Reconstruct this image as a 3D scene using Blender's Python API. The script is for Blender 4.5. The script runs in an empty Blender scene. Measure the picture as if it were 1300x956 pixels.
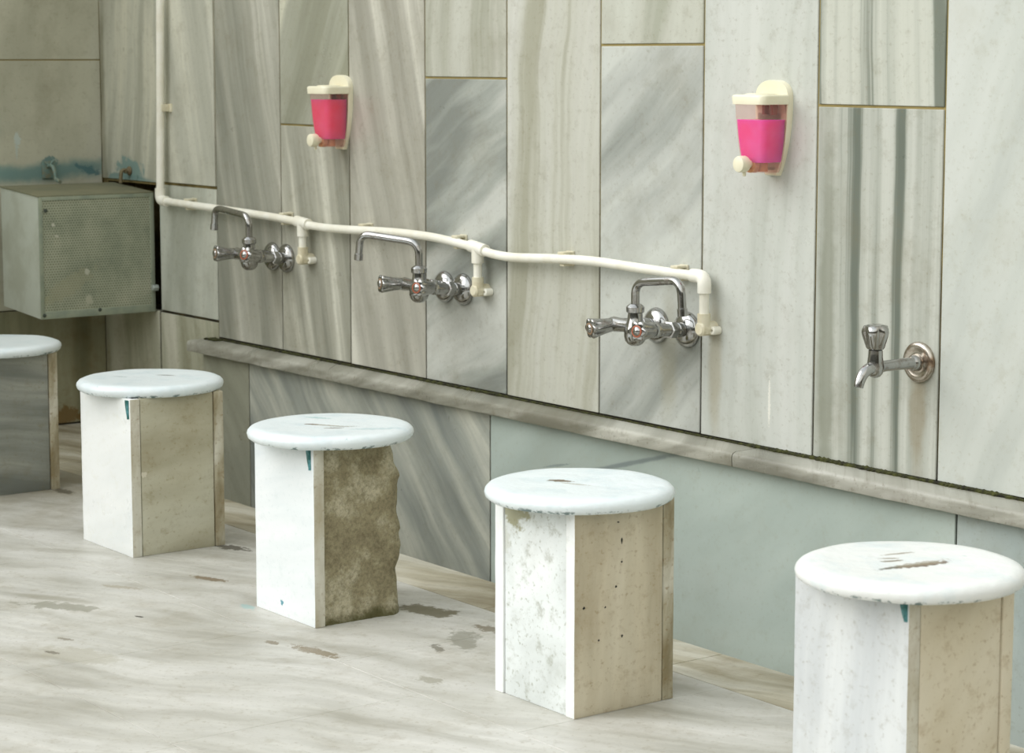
import bpy, bmesh, math, random
from mathutils import Vector, Matrix, noise as mnoise

# ------------------------------------------------------------------ camera, sky, sun, exposure
SC = bpy.context.scene
COL = SC.collection
F_PX = 2900.0
PITCH = math.radians(7.0958)
YAW = math.radians(36.469)          # angle between the view axis and the long wall
cam_d = bpy.data.cameras.new('camera')
cam = bpy.data.objects.new('camera', cam_d)
COL.objects.link(cam)
cam.location = (5.0, -3.39, 1.2)
fwd = Vector((-math.cos(YAW) * math.cos(PITCH), math.sin(YAW) * math.cos(PITCH), -math.sin(PITCH)))
cam.rotation_euler = fwd.to_track_quat('-Z', 'Y').to_euler()
cam_d.sensor_width = 36.0
cam_d.lens = 36.0 * F_PX / 1300.0
cam_d.shift_y = -44.0 / 1300.0
cam_d.clip_start = 0.05
cam_d.dof.use_dof = True
cam_d.dof.focus_distance = 4.75
cam_d.dof.aperture_fstop = 9.0
SC.camera = cam

SC.view_settings.view_transform = 'Standard'
SC.view_settings.look = 'None'
SC.view_settings.gamma = 1.0
SC.view_settings.use_curve_mapping = False
SC.view_settings.exposure = -0.27

world = bpy.data.worlds.new('sky')
SC.world = world
world.use_nodes = True
wn, wl = world.node_tree.nodes, world.node_tree.links
wn.clear()
w_out = wn.new('ShaderNodeOutputWorld')
w_bg = wn.new('ShaderNodeBackground')
w_tc = wn.new('ShaderNodeTexCoord')
w_dot = wn.new('ShaderNodeVectorMath'); w_dot.operation = 'DOT_PRODUCT'
w_dot.inputs[1].default_value = Vector((-0.50, -0.72, 0.50)).normalized()
w_ramp = wn.new('ShaderNodeValToRGB')
w_map = wn.new('ShaderNodeMapRange'); w_map.inputs[1].default_value = -1; w_map.inputs[2].default_value = 1
cr = w_ramp.color_ramp
cr.elements[0].position = 0.0; cr.elements[0].color = (0.45, 0.43, 0.37, 1)
cr.elements[1].position = 1.0; cr.elements[1].color = (1.0, 1.0, 0.98, 1)
e = cr.elements.new(0.42); e.color = (0.62, 0.60, 0.54, 1)
e = cr.elements.new(0.62); e.color = (0.75, 0.75, 0.72, 1)
e = cr.elements.new(0.80); e.color = (0.92, 0.945, 0.96, 1)
wl.new(w_tc.outputs['Generated'], w_dot.inputs[0])
wl.new(w_dot.outputs['Value'], w_map.inputs[0])
wl.new(w_map.outputs[0], w_ramp.inputs[0])
# a darker band of surroundings near the horizon, bright sky above it
w_sep = wn.new('ShaderNodeSeparateXYZ'); wl.new(w_tc.outputs['Generated'], w_sep.inputs[0])
w_r2 = wn.new('ShaderNodeValToRGB'); c2 = w_r2.color_ramp
w_m2 = wn.new('ShaderNodeMapRange'); w_m2.inputs[1].default_value = -1; w_m2.inputs[2].default_value = 1
wl.new(w_sep.outputs[2], w_m2.inputs[0]); wl.new(w_m2.outputs[0], w_r2.inputs[0])
c2.elements[0].position = 0.0; c2.elements[0].color = (0.40, 0.38, 0.33, 1)
c2.elements[1].position = 1.0; c2.elements[1].color = (0.75, 0.78, 0.80, 1)
for p_, q_ in ((0.47, (0.34, 0.32, 0.27, 1)), (0.49, (0.06, 0.06, 0.05, 1)), (0.60, (0.08, 0.08, 0.065, 1)), (0.63, (1.15, 1.15, 1.12, 1)), (0.80, (1.2, 1.22, 1.22, 1))):
    e = c2.elements.new(p_); e.color = q_
w_mul = wn.new('ShaderNodeMix'); w_mul.data_type = 'RGBA'; w_mul.blend_type = 'MULTIPLY'; w_mul.inputs[0].default_value = 1.0
wl.new(w_ramp.outputs[0], w_mul.inputs[6]); wl.new(w_r2.outputs[0], w_mul.inputs[7])
wl.new(w_mul.outputs[2], w_bg.inputs[0])
w_bg.inputs[1].default_value = 1.9
wl.new(w_bg.outputs[0], w_out.inputs[0])

sun_d = bpy.data.lights.new('sun', 'SUN')
sun = bpy.data.objects.new('sun', sun_d)
COL.objects.link(sun)
sun.rotation_euler = Vector((0.42, 0.80, -0.62)).to_track_quat('-Z', 'Y').to_euler()
sun_d.energy = 2.0
sun_d.angle = math.radians(50)
sun_d.color = (1.0, 0.99, 0.97)

# ------------------------------------------------------------------ helpers
def lin(c):
    def f(v):
        v /= 255.0
        return v / 12.92 if v <= 0.04045 else ((v + 0.055) / 1.055) ** 2.4
    return (f(c[0]), f(c[1]), f(c[2]), 1.0)

class NT:
    def __init__(self, name):
        self.m = bpy.data.materials.new(name)
        self.m.use_nodes = True
        self.n = self.m.node_tree.nodes; self.l = self.m.node_tree.links
        self.b = self.n['Principled BSDF']
        self.tc = self.n.new('ShaderNodeTexCoord')
    def new(self, t): return self.n.new('ShaderNode' + t)
    def put(self, v, sock):
        if hasattr(v, 'is_linked') or isinstance(v, bpy.types.NodeSocket): self.l.new(v, sock)
        else: sock.default_value = v
    def math(self, op, a, b=0.0, clamp=False):
        x = self.new('Math'); x.operation = op; x.use_clamp = clamp
        self.put(a, x.inputs[0]); self.put(b, x.inputs[1]); return x.outputs[0]
    def vec(self, op, a, b):
        x = self.new('VectorMath'); x.operation = op
        self.put(a, x.inputs[0]); self.put(b, x.inputs[1]); return x.outputs[0]
    def noise(self, v, scale=5, detail=4, rough=0.55, dist=0.0, color=False):
        x = self.new('TexNoise'); self.l.new(v, x.inputs['Vector'])
        x.inputs['Scale'].default_value = scale; x.inputs['Detail'].default_value = detail
        x.inputs['Roughness'].default_value = rough; x.inputs['Distortion'].default_value = dist
        return x.outputs['Color' if color else 'Fac']
    def ramp(self, f, stops, mode='LINEAR'):
        x = self.new('ValToRGB'); self.l.new(f, x.inputs[0]); cr = x.color_ramp; cr.interpolation = mode
        while len(cr.elements) > 1: cr.elements.remove(cr.elements[-1])
        for i, (p, c) in enumerate(stops):
            el = cr.elements[0] if i == 0 else cr.elements.new(p)
            el.position = p; el.color = c if len(c) == 4 else (*c, 1)
        return x.outputs[0]
    def mr(self, v, a, b, c=0.0, d=1.0, smooth=True):
        x = self.new('MapRange'); x.interpolation_type = 'SMOOTHSTEP' if smooth else 'LINEAR'
        self.l.new(v, x.inputs[0])
        for i, q in enumerate((a, b, c, d)): x.inputs[i + 1].default_value = q
        return x.outputs[0]
    def mix(self, f, a, b, mode='MIX'):
        x = self.new('Mix'); x.data_type = 'RGBA'; x.blend_type = mode
        self.put(f, x.inputs[0]); self.put(a, x.inputs[6]); self.put(b, x.inputs[7]); return x.outputs[2]
    def bump(self, h, strength=0.2, dist=0.002):
        x = self.new('Bump'); x.inputs['Strength'].default_value = strength; x.inputs['Distance'].default_value = dist
        self.l.new(h, x.inputs['Height']); self.l.new(x.outputs[0], self.b.inputs['Normal'])
    def plane(self, axis, seed=0.0):
        s = self.new('SeparateXYZ'); self.l.new(self.tc.outputs['Object'], s.inputs[0])
        c = self.new('CombineXYZ')
        if axis == 'XZ': a, b = s.outputs[0], s.outputs[2]
        elif axis == 'YZ': a, b = s.outputs[1], s.outputs[2]
        elif axis == 'XY': a, b = s.outputs[0], s.outputs[1]
        else: a, b = self.math('ADD', s.outputs[0], s.outputs[1]), s.outputs[2]
        self.l.new(a, c.inputs[0]); self.l.new(b, c.inputs[1]); c.inputs[2].default_value = seed
        return c.outputs[0]
    def rot(self, v, deg):
        x = self.new('VectorRotate'); x.rotation_type = 'Z_AXIS'; self.l.new(v, x.inputs['Vector'])
        x.inputs['Angle'].default_value = math.radians(deg); return x.outputs[0]

def soft(q): return q > 0.1

def spots(T, uv, col, lst):
    """Stains, paint marks and painted gap shade with a ragged edge: (u, v, half length, half width, angle, colour, strength)."""
    for i, (u, v, a, b, ang, c, k) in enumerate(lst):
        p = T.vec('SUBTRACT', uv, (u, v, 0))
        p = T.rot(p, -ang)
        p = T.vec('MULTIPLY', p, (1 / a, 1 / b, 0))
        ln = T.new('VectorMath'); ln.operation = 'LENGTH'; T.l.new(p, ln.inputs[0])
        so = soft(max(a, b))
        n = T.noise(T.vec('ADD', uv, (i * 3.1, 0, 0)), 9.0 if so else 1.1 / max(min(a, b), 0.004), 4, 0.65)
        d = T.math('ADD', ln.outputs['Value'], T.math('MULTIPLY', T.math('SUBTRACT', n, 0.5), 1.5 if so else 2.6))
        f = T.mr(d, 0.45 if soft(max(a, b)) else 0.75, 1.5 if soft(max(a, b)) else 1.15, k, 0.0)
        col = T.mix(f, col, lin(c))
    return col

def marble(name, axis, dark, mid, light, angle=0, across=14, along=1.2, pos=(0.36, 0.5, 0.66),
           seed=0.0, rough=0.32, marks=(), dirt=0.25, dirtcol=(120, 112, 85), warp=0.05, streak=0.35, grain=0.25):
    T = NT(name)
    uv = T.plane(axis, seed)
    w = T.noise(uv, 2.2, 3, 0.5, color=True)
    w = T.vec('MULTIPLY', T.vec('SUBTRACT', w, (0.5, 0.5, 0.5)), (warp * 2, warp * 2, 0))
    r = T.rot(T.vec('ADD', uv, w), angle)
    s = T.vec('MULTIPLY', r, (across, along, 1))
    n1 = T.noise(s, 1.0, 5, 0.52)
    col = T.ramp(n1, [(pos[0], lin(dark)), (pos[1], lin(mid)), (pos[2], lin(light))])
    s2 = T.vec('MULTIPLY', r, (across * 4.2, along * 1.6, 1))
    n2 = T.noise(s2, 1.0, 4, 0.6)
    g = T.mr(n2, 0.3, 0.7, 1 - 0.11 * streak, 1 + 0.07 * streak, False)
    cmb = T.new('CombineColor')
    for i in range(3): T.l.new(g, cmb.inputs[i])
    col = T.mix(1.0, col, cmb.outputs[0], 'MULTIPLY')
    n3 = T.noise(T.vec('ADD', uv, (7.7, 1.3, 0)), 4.5, 6, 0.65)
    f3 = T.mr(n3, 0.48, 0.74, 0.0, dirt)
    col = T.mix(f3, col, lin(dirtcol))
    n4 = T.noise(uv, 90, 3, 0.6)
    f4 = T.mr(n4, 0.56, 0.74, 0.0, grain)
    col = T.mix(f4, col, lin(dirtcol))
    n5 = T.noise(T.vec('ADD', uv, (2.2, 8.3, 0)), 26, 5, 0.7)
    col = T.mix(T.mr(n5, 0.52, 0.72, 0.0, grain * 0.8), col, lin(dirtcol))
    col = spots(T, uv, col, marks)
    T.l.new(col, T.b.inputs['Base Color'])
    rr = T.mr(n3, 0.3, 0.7, rough - 0.06, rough + 0.18, False)
    T.l.new(rr, T.b.inputs['Roughness'])
    T.b.inputs['Specular IOR Level'].default_value = 0.4
    T.bump(T.math('ADD', T.noise(uv, 30, 3, 0.5), T.math('MULTIPLY', n4, 0.4)), 0.12, 0.002)
    return T.m

def simple(name, c, rough=0.4, metal=0.0, vary=0.0, scale=40, c2=None, bump=0.0, spec=0.5):
    T = NT(name)
    o = T.tc.outputs['Object']
    if vary > 0:
        n = T.noise(o, scale, 5, 0.6)
        f = T.mr(n, 0.4, 0.68, 0, vary)
        T.l.new(T.mix(f, lin(c), lin(c2 or tuple(x * 0.6 for x in c))), T.b.inputs['Base Color'])
    else: T.b.inputs['Base Color'].default_value = lin(c)
    T.b.inputs['Roughness'].default_value = rough; T.b.inputs['Metallic'].default_value = metal
    T.b.inputs['Specular IOR Level'].default_value = spec
    if bump: T.bump(T.noise(o, scale * 2, 4, 0.6), bump, 0.003)
    return T.m

def empty(name, loc, rz=0.0):
    o = bpy.data.objects.new(name, None); COL.objects.link(o)
    o.location = loc; o.rotation_euler.z = rz; o.empty_display_size = 0.05
    return o

def tag(o, label, cat, group=None, kind=None):
    o['label'] = label; o['category'] = cat
    if group: o['group'] = group
    if kind: o['kind'] = kind
    return o

def build(name, bm, mats, parent=None, loc=None, smooth=True, label=None, autos=35):
    me = bpy.data.meshes.new(name)
    bmesh.ops.recalc_face_normals(bm, faces=bm.faces)
    bm.to_mesh(me); bm.free()
    for m in (mats if isinstance(mats, (list, tuple)) else [mats]): me.materials.append(m)
    if smooth:
        for p in me.polygons: p.use_smooth = True
        me.set_sharp_from_angle(angle=math.radians(autos))
    o = bpy.data.objects.new(name, me); COL.objects.link(o)
    if parent: o.parent = parent
    if loc: o.location = loc
    if label: o['label'] = label
    return o

def struct(name, bm, mats, **k):
    o = build(name, bm, mats, **k); o['kind'] = 'structure'; return o

def box(bm, x0, x1, y0, y1, z0, z1, bev=0.0, mat=0, seg=2):
    v = [bm.verts.new(p) for p in ((x0, y0, z0), (x1, y0, z0), (x1, y1, z0), (x0, y1, z0),
                                   (x0, y0, z1), (x1, y0, z1), (x1, y1, z1), (x0, y1, z1))]
    fs = [bm.faces.new([v[i] for i in q]) for q in
          ((3, 2, 1, 0), (4, 5, 6, 7), (0, 1, 5, 4), (1, 2, 6, 5), (2, 3, 7, 6), (3, 0, 4, 7))]
    for f in fs: f.material_index = mat
    if bev > 0:
        es = {e for f in fs for e in f.edges}
        r = bmesh.ops.bevel(bm, geom=list(es), offset=bev, segments=seg, profile=0.6, affect='EDGES')
        for f in r['faces']: f.material_index = mat
    return v

def frame_for(d):
    d = Vector(d).normalized()
    a = Vector((0, 0, 1)) if abs(d.z) < 0.9 else Vector((1, 0, 0))
    u = d.cross(a).normalized(); return d, u, d.cross(u).normalized()

def lathe(bm, origin, axis, prof, seg=28, mod=None, mat=0, cap0=True, cap1=True):
    """prof: list of (t along axis, radius). mod(theta, i) -> factor."""
    d, u, w = frame_for(axis); o = Vector(origin); rings = []
    for i, (t, r) in enumerate(prof):
        ring = []
        for k in range(seg):
            th = 2 * math.pi * k / seg
            rr = r * (mod(th, i) if mod else 1)
            ring.append(bm.verts.new(o + d * t + (u * math.cos(th) + w * math.sin(th)) * rr))
        rings.append(ring)
    for a, b in zip(rings, rings[1:]):
        for k in range(seg):
            f = bm.faces.new((a[k], a[(k + 1) % seg], b[(k + 1) % seg], b[k])); f.material_index = mat
    if cap0: bm.faces.new(rings[0]).material_index = mat
    if cap1: bm.faces.new(rings[-1]).material_index = mat

def smooth_path(pts, n=8):
    P = [Vector(p) for p in pts]; out = []
    for i in range(len(P) - 1):
        p0 = P[max(i - 1, 0)]; p1 = P[i]; p2 = P[i + 1]; p3 = P[min(i + 2, len(P) - 1)]
        for k in range(n):
            t = k / n
            out.append(0.5 * ((2 * p1) + (p2 - p0) * t + (2 * p0 - 5 * p1 + 4 * p2 - p3) * t * t + (3 * p1 - p0 - 3 * p2 + p3) * t ** 3))
    out.append(P[-1]); return out

def round_path(pts, r, n=8):
    """polyline with corners rounded to radius-ish r"""
    P = [Vector(p) for p in pts]; out = [P[0]]
    for i in range(1, len(P) - 1):
        a = (P[i - 1] - P[i]); b = (P[i + 1] - P[i])
        ra = min(r, a.length * 0.49); rb = min(r, b.length * 0.49)
        A = P[i] + a.normalized() * ra; B = P[i] + b.normalized() * rb
        for k in range(n + 1):
            t = k / n; out.append(A * (1 - t) ** 2 + P[i] * 2 * t * (1 - t) + B * t * t)
    out.append(P[-1]); return out

def sweep(bm, path, rad, seg=16, mat=0, caps=True):
    n = len(path); rings = []
    T0 = (path[1] - path[0]).normalized(); _, u, _ = frame_for(T0)
    for i in range(n):
        t = (path[min(i + 1, n - 1)] - path[max(i - 1, 0)]).normalized()
        u = (u - t * u.dot(t)).normalized(); w = t.cross(u)
        r = rad(i / (n - 1)) if callable(rad) else rad
        rings.append([bm.verts.new(path[i] + (u * math.cos(2 * math.pi * k / seg) + w * math.sin(2 * math.pi * k / seg)) * r) for k in range(seg)])
    for a, b in zip(rings, rings[1:]):
        for k in range(seg):
            bm.faces.new((a[k], a[(k + 1) % seg], b[(k + 1) % seg], b[k])).material_index = mat
    if caps:
        bm.faces.new(rings[0]).material_index = mat; bm.faces.new(rings[-1]).material_index = mat

# ------------------------------------------------------------------ setting: marble-clad wall
grout = NT('grout')
_o = grout.tc.outputs['Object']
_sx = grout.new('SeparateXYZ'); grout.l.new(_o, _sx.inputs[0])
_n = grout.noise(_o, 12, 4, 0.6)
_z = grout.math('ADD', _sx.outputs[2], grout.math('MULTIPLY', grout.math('SUBTRACT', _n, 0.5), 0.9))
grout.l.new(grout.ramp(grout.mr(_z, 0.35, 1.1, 0, 1, False), [(0.0, lin((38, 34, 18))), (0.45, lin((92, 80, 42))), (1.0, lin((158, 142, 92)))]), grout.b.inputs['Base Color'])
grout.b.inputs['Roughness'].default_value = 0.9
GROUT = grout.m

TEAL = (112, 142, 138)
W = {}
W['p0'] = marble('marble_olive_a', 'XZ', (169, 169, 152), (189, 189, 173), (209, 207, 188), 7, 15, 1.3, seed=1.2, dirt=0.3,
                 marks=[(-1.655, 0.845, 0.085, 0.034, 0, (126, 152, 146), 0.95), (-1.62, 0.812, 0.12, 0.012, -3, TEAL, 0.8), (-1.76, 0.81, 0.06, 0.02, 0, TEAL, 0.8),
                        (-1.84, 0.5, 0.02, 1.0, 0, (105, 100, 68), 0.5)])
W['p1'] = marble('marble_olive_b', 'XZ', (169, 170, 156), (191, 191, 177), (215, 214, 198), -14, 10, 0.7, warp=0.022, seed=2.1)
W['p1l'] = marble('marble_olive_c', 'XZ', (172, 175, 162), (191, 194, 182), (207, 209, 196), 9, 8, 1.5, seed=2.9)
W['p2'] = marble('marble_grey_streaked_a', 'XZ', (143, 144, 132), (174, 173, 160), (209, 208, 196), -13, 10, 0.55, warp=0.022, seed=3.3, pos=(0.38, 0.53, 0.64), streak=0.9)
W['p3t'] = marble('marble_diagonal_light', 'XZ', (147, 148, 131), (172, 173, 158), (212, 211, 191), 28, 8, 0.5, warp=0.022, seed=4.4, pos=(0.38, 0.52, 0.62), streak=0.7)
W['p3b'] = marble('marble_grey_streaked_b', 'XZ', (147, 147, 134), (176, 175, 161), (211, 210, 196), -12, 10, 0.6, warp=0.022, seed=5.1, pos=(0.38, 0.53, 0.64), streak=0.8)
W['p4'] = marble('marble_taupe_streaked', 'XZ', (155, 153, 141), (184, 182, 170), (215, 213, 200), -15, 9, 0.5, warp=0.022, seed=6.6, pos=(0.38, 0.55, 0.64), streak=0.7)
W['p5t'] = marble('marble_ivory_a', 'XZ', (161, 162, 146), (187, 187, 175), (198, 199, 188), 3, 12, 0.7, seed=7.2)
W['p5b'] = marble('marble_silver_diagonal', 'XZ', (133, 137, 131), (166, 170, 163), (197, 199, 192), 60, 8, 1.2, seed=8.5, pos=(0.38, 0.5, 0.62), streak=0.6)
W['p6'] = marble('marble_ivory_b', 'XZ', (168, 167, 150), (192, 192, 180), (202, 202, 194), 4, 13, 0.6, seed=9.3, pos=(0.34, 0.46, 0.66))
W['p7t'] = marble('marble_ivory_c', 'XZ', (166, 168, 153), (189, 190, 178), (198, 200, 189), 4, 8, 0.8, seed=10.4)
W['p7b'] = marble('marble_silver_veined', 'XZ', (149, 153, 147), (181, 184, 178), (199, 202, 195), 50, 7, 1.0, seed=11.7, pos=(0.38, 0.5, 0.62), streak=0.4,
                  marks=[(1.02, 0.50, 0.03, 0.13, 0, (150, 142, 108), 0.32)])
W['p8'] = marble('marble_pale_a', 'XZ', (174, 178, 169), (195, 198, 191), (204, 206, 200), 2, 9, 0.5, seed=12.2, streak=0.25, dirt=0.12,
                 marks=[(1.18, 0.52, 0.02, 0.16, 0, (150, 135, 95), 0.4), (1.36, 0.45, 0.004, 0.05, 0, (232, 230, 220), 0.7)])
W['p9t'] = marble('marble_striped_a', 'XZ', (117, 123, 112), (178, 181, 170), (195, 197, 186), -2, 24, 0.25, seed=13.5, pos=(0.38, 0.47, 0.6), warp=0.012, dirt=0.15)
W['p9b'] = marble('marble_striped_b', 'XZ', (106, 113, 103), (170, 173, 163), (191, 193, 184), 0, 22, 0.28, seed=14.9, pos=(0.38, 0.47, 0.6), warp=0.014, dirt=0.35,
                  marks=[(1.535, 0.6, 0.022, 0.6, 0, (132, 135, 120), 0.75), (1.80, 0.48, 0.02, 0.12, 0, (125, 105, 62), 0.45)])
W['p10'] = marble('marble_pale_b', 'XZ', (174, 179, 173), (194, 198, 191), (202, 205, 199), 24, 6, 0.8, seed=15.1, streak=0.25, dirt=0.2, dirtcol=(150, 145, 118))
W['p11'] = marble('marble_pale_c', 'XZ', (170, 175, 169), (191, 195, 189), (200, 203, 198), 6, 7, 0.8, seed=16.1)
W['lw'] = marble('marble_recess', 'XZ', (150, 149, 127), (174, 174, 153), (203, 201, 184), -5, 11, 1.0, seed=17.3, dirt=0.4, dirtcol=(112, 96, 56))
keys = list(W.keys()); wmats = [GROUT] + [W[k] for k in keys]
mi = {k: i + 1 for i, k in enumerate(keys)}
Z_T = 2.5
SE = [-1.85, -1.46, -1.09, -0.71, -0.341, 0.030, 0.391, 0.764, 1.132, 1.496, 1.855, 2.225, 2.60, 2.97, 3.35]
G = 0.0028
bm = bmesh.new()
box(bm, -2.1, -1.82, 0.004, 0.12, 0.80, Z_T)                 # backing behind the cladding (an opening stays behind the metal box)
box(bm, -2.1, -1.82, 0.0041, 0.12, -0.2, 0.7999)
box(bm, -1.82, -1.457, 0.004, 0.12, 0.80, Z_T)
box(bm, -1.82, -1.457, 0.10, 0.12, 0.40, 0.80)
box(bm, -1.82, -1.457, 0.004, 0.12, -0.2, 0.40)
box(bm, -1.457, 3.5, 0.004, 0.12, -0.2, Z_T)
def tile(i, z0, z1, key, x0=None, x1=None, y=0.0):
    a = SE[i] if x0 is None else x0; b = SE[i + 1] if x1 is None else x1
    box(bm, a + G, b - G, y, 0.02, z0 + G, z1 - G, 0.0012, mi[key], 1)
tile(0, 0.805, Z_T, 'p0', -1.86)
tile(0, 0.0, 0.403, 'lw', -1.86, -1.472)
tile(1, 0.81, Z_T, 'p1', y=-0.004)
tile(1, 0.403, 0.806, 'p1l')
tile(1, 0.0, 0.40, 'lw', -1.468, -1.09, y=0.001)
tile(2, 0.352, Z_T, 'p2')
tile(3, 1.009, Z_T, 'p3t'); tile(3, 0.352, 1.009, 'p3b')
tile(4, 0.351, Z_T, 'p4')
tile(5, 1.148, Z_T, 'p5t'); tile(5, 0.351, 1.148, 'p5b')
tile(6, 0.350, Z_T, 'p6')
tile(7, 1.229, Z_T, 'p7t'); tile(7, 0.350, 1.229, 'p7b')
tile(8, 0.349, Z_T, 'p8')
tile(9, 1.100, Z_T, 'p9t'); tile(9, 0.349, 1.100, 'p9b')
tile(10, 0.349, Z_T, 'p10')
tile(11, 1.2, Z_T, 'p11'); tile(11, 0.349, 1.2, 'p8')
tile(12, 0.349, Z_T, 'p7t'); tile(13, 0.349, Z_T, 'p10')
struct('wall_back', bm, wmats)

L0 = marble('marble_low_olive', 'XZ', (134, 136, 120), (152, 153, 137), (166, 167, 151), -42, 8, 1.0, seed=21.0, dirt=0.2)
L1 = marble('marble_low_diagonal', 'XZ', (122, 128, 124), (154, 158, 150), (198, 199, 186), -42, 9, 1.0, seed=22.8, pos=(0.36, 0.5, 0.66), streak=0.9, dirt=0.25,
            dirtcol=(130, 130, 112))
L2 = marble('marble_low_teal', 'XZ', (158, 170, 163), (174, 186, 179), (185, 195, 188), 60, 3, 1.0, seed=23.5, streak=0.15, dirt=0.15, dirtcol=(150, 148, 130),
            marks=[(0.93, 0.258, 0.20, 0.006, 15, (112, 122, 122), 0.8), (0.66, 0.215, 0.05, 0.003, 12, (120, 132, 130), 0.7)])
L3 = marble('marble_low_blue', 'XZ', (150, 162, 160), (167, 178, 175), (178, 188, 184), -30, 4, 1.0, seed=24.5, streak=0.15)
bm = bmesh.new()
box(bm, -1.108, 3.5, -0.040, 0.003, -0.16, 0.309, 0, 0)
for i, (a, b) in enumerate(((-1.112, -0.832), (-0.832, 0.381), (0.381, 1.952), (1.952, 3.5))):
    box(bm, a + G, b - G, -0.045, -0.03, -0.16, 0.3105, 0.001, i + 1, 1)
struct('wall_lower', bm, [GROUT, L0, L1, L2, L3])

# left wall, perpendicular to the long one
LW = marble('marble_left_wall', 'YZ', (172, 171, 152), (188, 187, 168), (197, 196, 180), 10, 4, 1.4, seed=31.0, streak=0.3, dirt=0.35,
            marks=[(-0.30, 0.94, 0.012, 0.022, 0, (186, 196, 190), 0.9), (-0.302, 0.905, 0.004, 0.03, 0, (180, 190, 184), 0.8),
                   (-0.18, 0.835, 0.24, 0.030, 3, TEAL, 0.95), (-0.19, 0.86, 0.03, 0.02, 0, (96, 128, 126), 0.9), (-0.42, 0.83, 0.12, 0.03, 0, (120, 150, 146), 0.8),
                   (-0.05, 0.835, 0.05, 0.012, -20, (76, 112, 118), 0.8), (-0.50, 1.0, 0.14, 0.12, 0, (160, 172, 160), 0.4)])
LW2 = marble('marble_left_wall_low', 'YZ', (118, 118, 92), (142, 140, 112), (160, 158, 132), -3, 10, 0.8, seed=33.0, streak=0.5, dirt=0.5, dirtcol=(110, 88, 44),
             marks=[(-0.17, 0.03, 0.09, 0.03, 0, (112, 84, 34), 0.8), (-0.41, 0.41, 0.02, 0.04, 10, (196, 194, 176), 0.8)])
bm = bmesh.new()
box(bm, -1.98, -1.854, -4.2, 0.02, -0.2, Z_T)
for y0, y1 in ((-4.2, -3.0), (-3.0, -1.8), (-1.8, -0.6 - 0.2), (-0.8, 0.0)):
    box(bm, -1.87, -1.85, y0 + G, y1 - G, 1.194, Z_T, 0.0012, 1, 1)
    box(bm, -1.87, -1.85, y0 + G, y1 - G, 0.39, 1.19, 0.0012, 1, 1)
    box(bm, -1.87, -1.85, y0 + G, y1 - G, 0.006, 0.386, 0.0012, 2, 1)
struct('wall_left', bm, [GROUT, LW, LW2])

# floor with the drain channel in front of the lower wall
DK = (120, 108, 84)
fmarks = [(0.409, -0.871, 0.055, 0.014, 20, (112, 92, 60), 0.8), (0.45, -1.267, 0.10, 0.03, 35, (140, 138, 122), 0.7), (0.36, -1.25, 0.12, 0.018, 30, (150, 146, 130), 0.6),
          (0.855, -1.416, 0.10, 0.05, 20, (165, 160, 142), 0.5), (1.113, -1.015, 0.075, 0.02, 10, (120, 104, 74), 0.75), (1.216, -0.715, 0.09, 0.03, -30, (132, 130, 116), 0.7),
          (0.639, -1.168, 0.012, 0.006, 20, (60, 55, 45), 0.9), (1.18, -0.62, 0.05, 0.02, 10, (104, 92, 66), 0.7), (0.96, -0.64, 0.09, 0.04, 20, (92, 84, 52), 0.85),
          (0.356, -1.077, 0.05, 0.012, 30, (150, 140, 116), 0.6), (1.43, -0.95, 0.03, 0.018, 0, (150, 146, 130), 0.7), (-0.62, -0.30, 0.6, 0.2, 10, (120, 108, 78), 0.45),
          (-1.3, -0.5, 0.8, 0.5, 0, (122, 112, 84), 0.6), (0.14, -0.66, 0.06, 0.02, 20, (60, 52, 30), 0.8), (-0.78, -0.67, 0.05, 0.02, 0, (60, 52, 30), 0.7), (0.80, -1.45, 0.02, 0.008, 20, (100, 92, 76), 0.7), (0.72, -1.38, 0.02, 0.008, 20, (110, 100, 80), 0.6), (1.0, -1.05, 0.02, 0.01, 0, (108, 92, 60), 0.7), (1.24, -0.80, 0.03, 0.012, -20, (96, 90, 74), 0.7), (0.55, -0.80, 0.03, 0.008, 30, (110, 92, 64), 0.7), (0.70, -0.935, 0.03, 0.012, 0, (140, 190, 190), 0.5)]  # shaded gaps at two stool bases are painted in as near-black patches
FL = marble('marble_floor', 'XY', (166, 163, 152), (194, 192, 184), (210, 208, 202), 62, 9, 2.2, seed=41.0, pos=(0.30, 0.50, 0.68), streak=0.9, warp=0.10,
            dirt=0.45, dirtcol=(150, 142, 122), marks=fmarks, rough=0.42, grain=0.45)
FL2 = marble('marble_floor_edge', 'XY', (142, 132, 108), (180, 173, 152), (204, 200, 186), 74, 14, 1.6, seed=43.0, pos=(0.34, 0.5, 0.64), streak=0.9, warp=0.10,
             dirt=0.4, dirtcol=(120, 100, 64), rough=0.4)
bm = bmesh.new()
box(bm, -1.98, 5.6, -5.0, -0.372, -0.3, -0.004, 0, 0)
box(bm, -1.98, -1.13, -0.372, 0.02, -0.3, -0.004, 0, 0)
box(bm, -1.13, 5.6, -0.372, 0.02, -0.3, -0.15, 0, 2)
E_ = -0.36
xs = [-1.98, -1.2, -0.42, 0.32, 1.02, 1.62, 2.3, 3.1, 3.9, 4.7, 5.6]
for a, b in zip(xs, xs[1:]):
    box(bm, a + 0.0008, b - 0.0008, -0.528 + 0.0018, E_, -0.03, 0.0, 0.003, 2, 2)
xs2 = [-1.98, -1.0, -0.02, 0.9, 1.5, 2.4, 3.3, 4.3, 5.6]
ys = [-5.0, -3.6, -2.4, -1.55, -1.02, -0.528]
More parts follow.
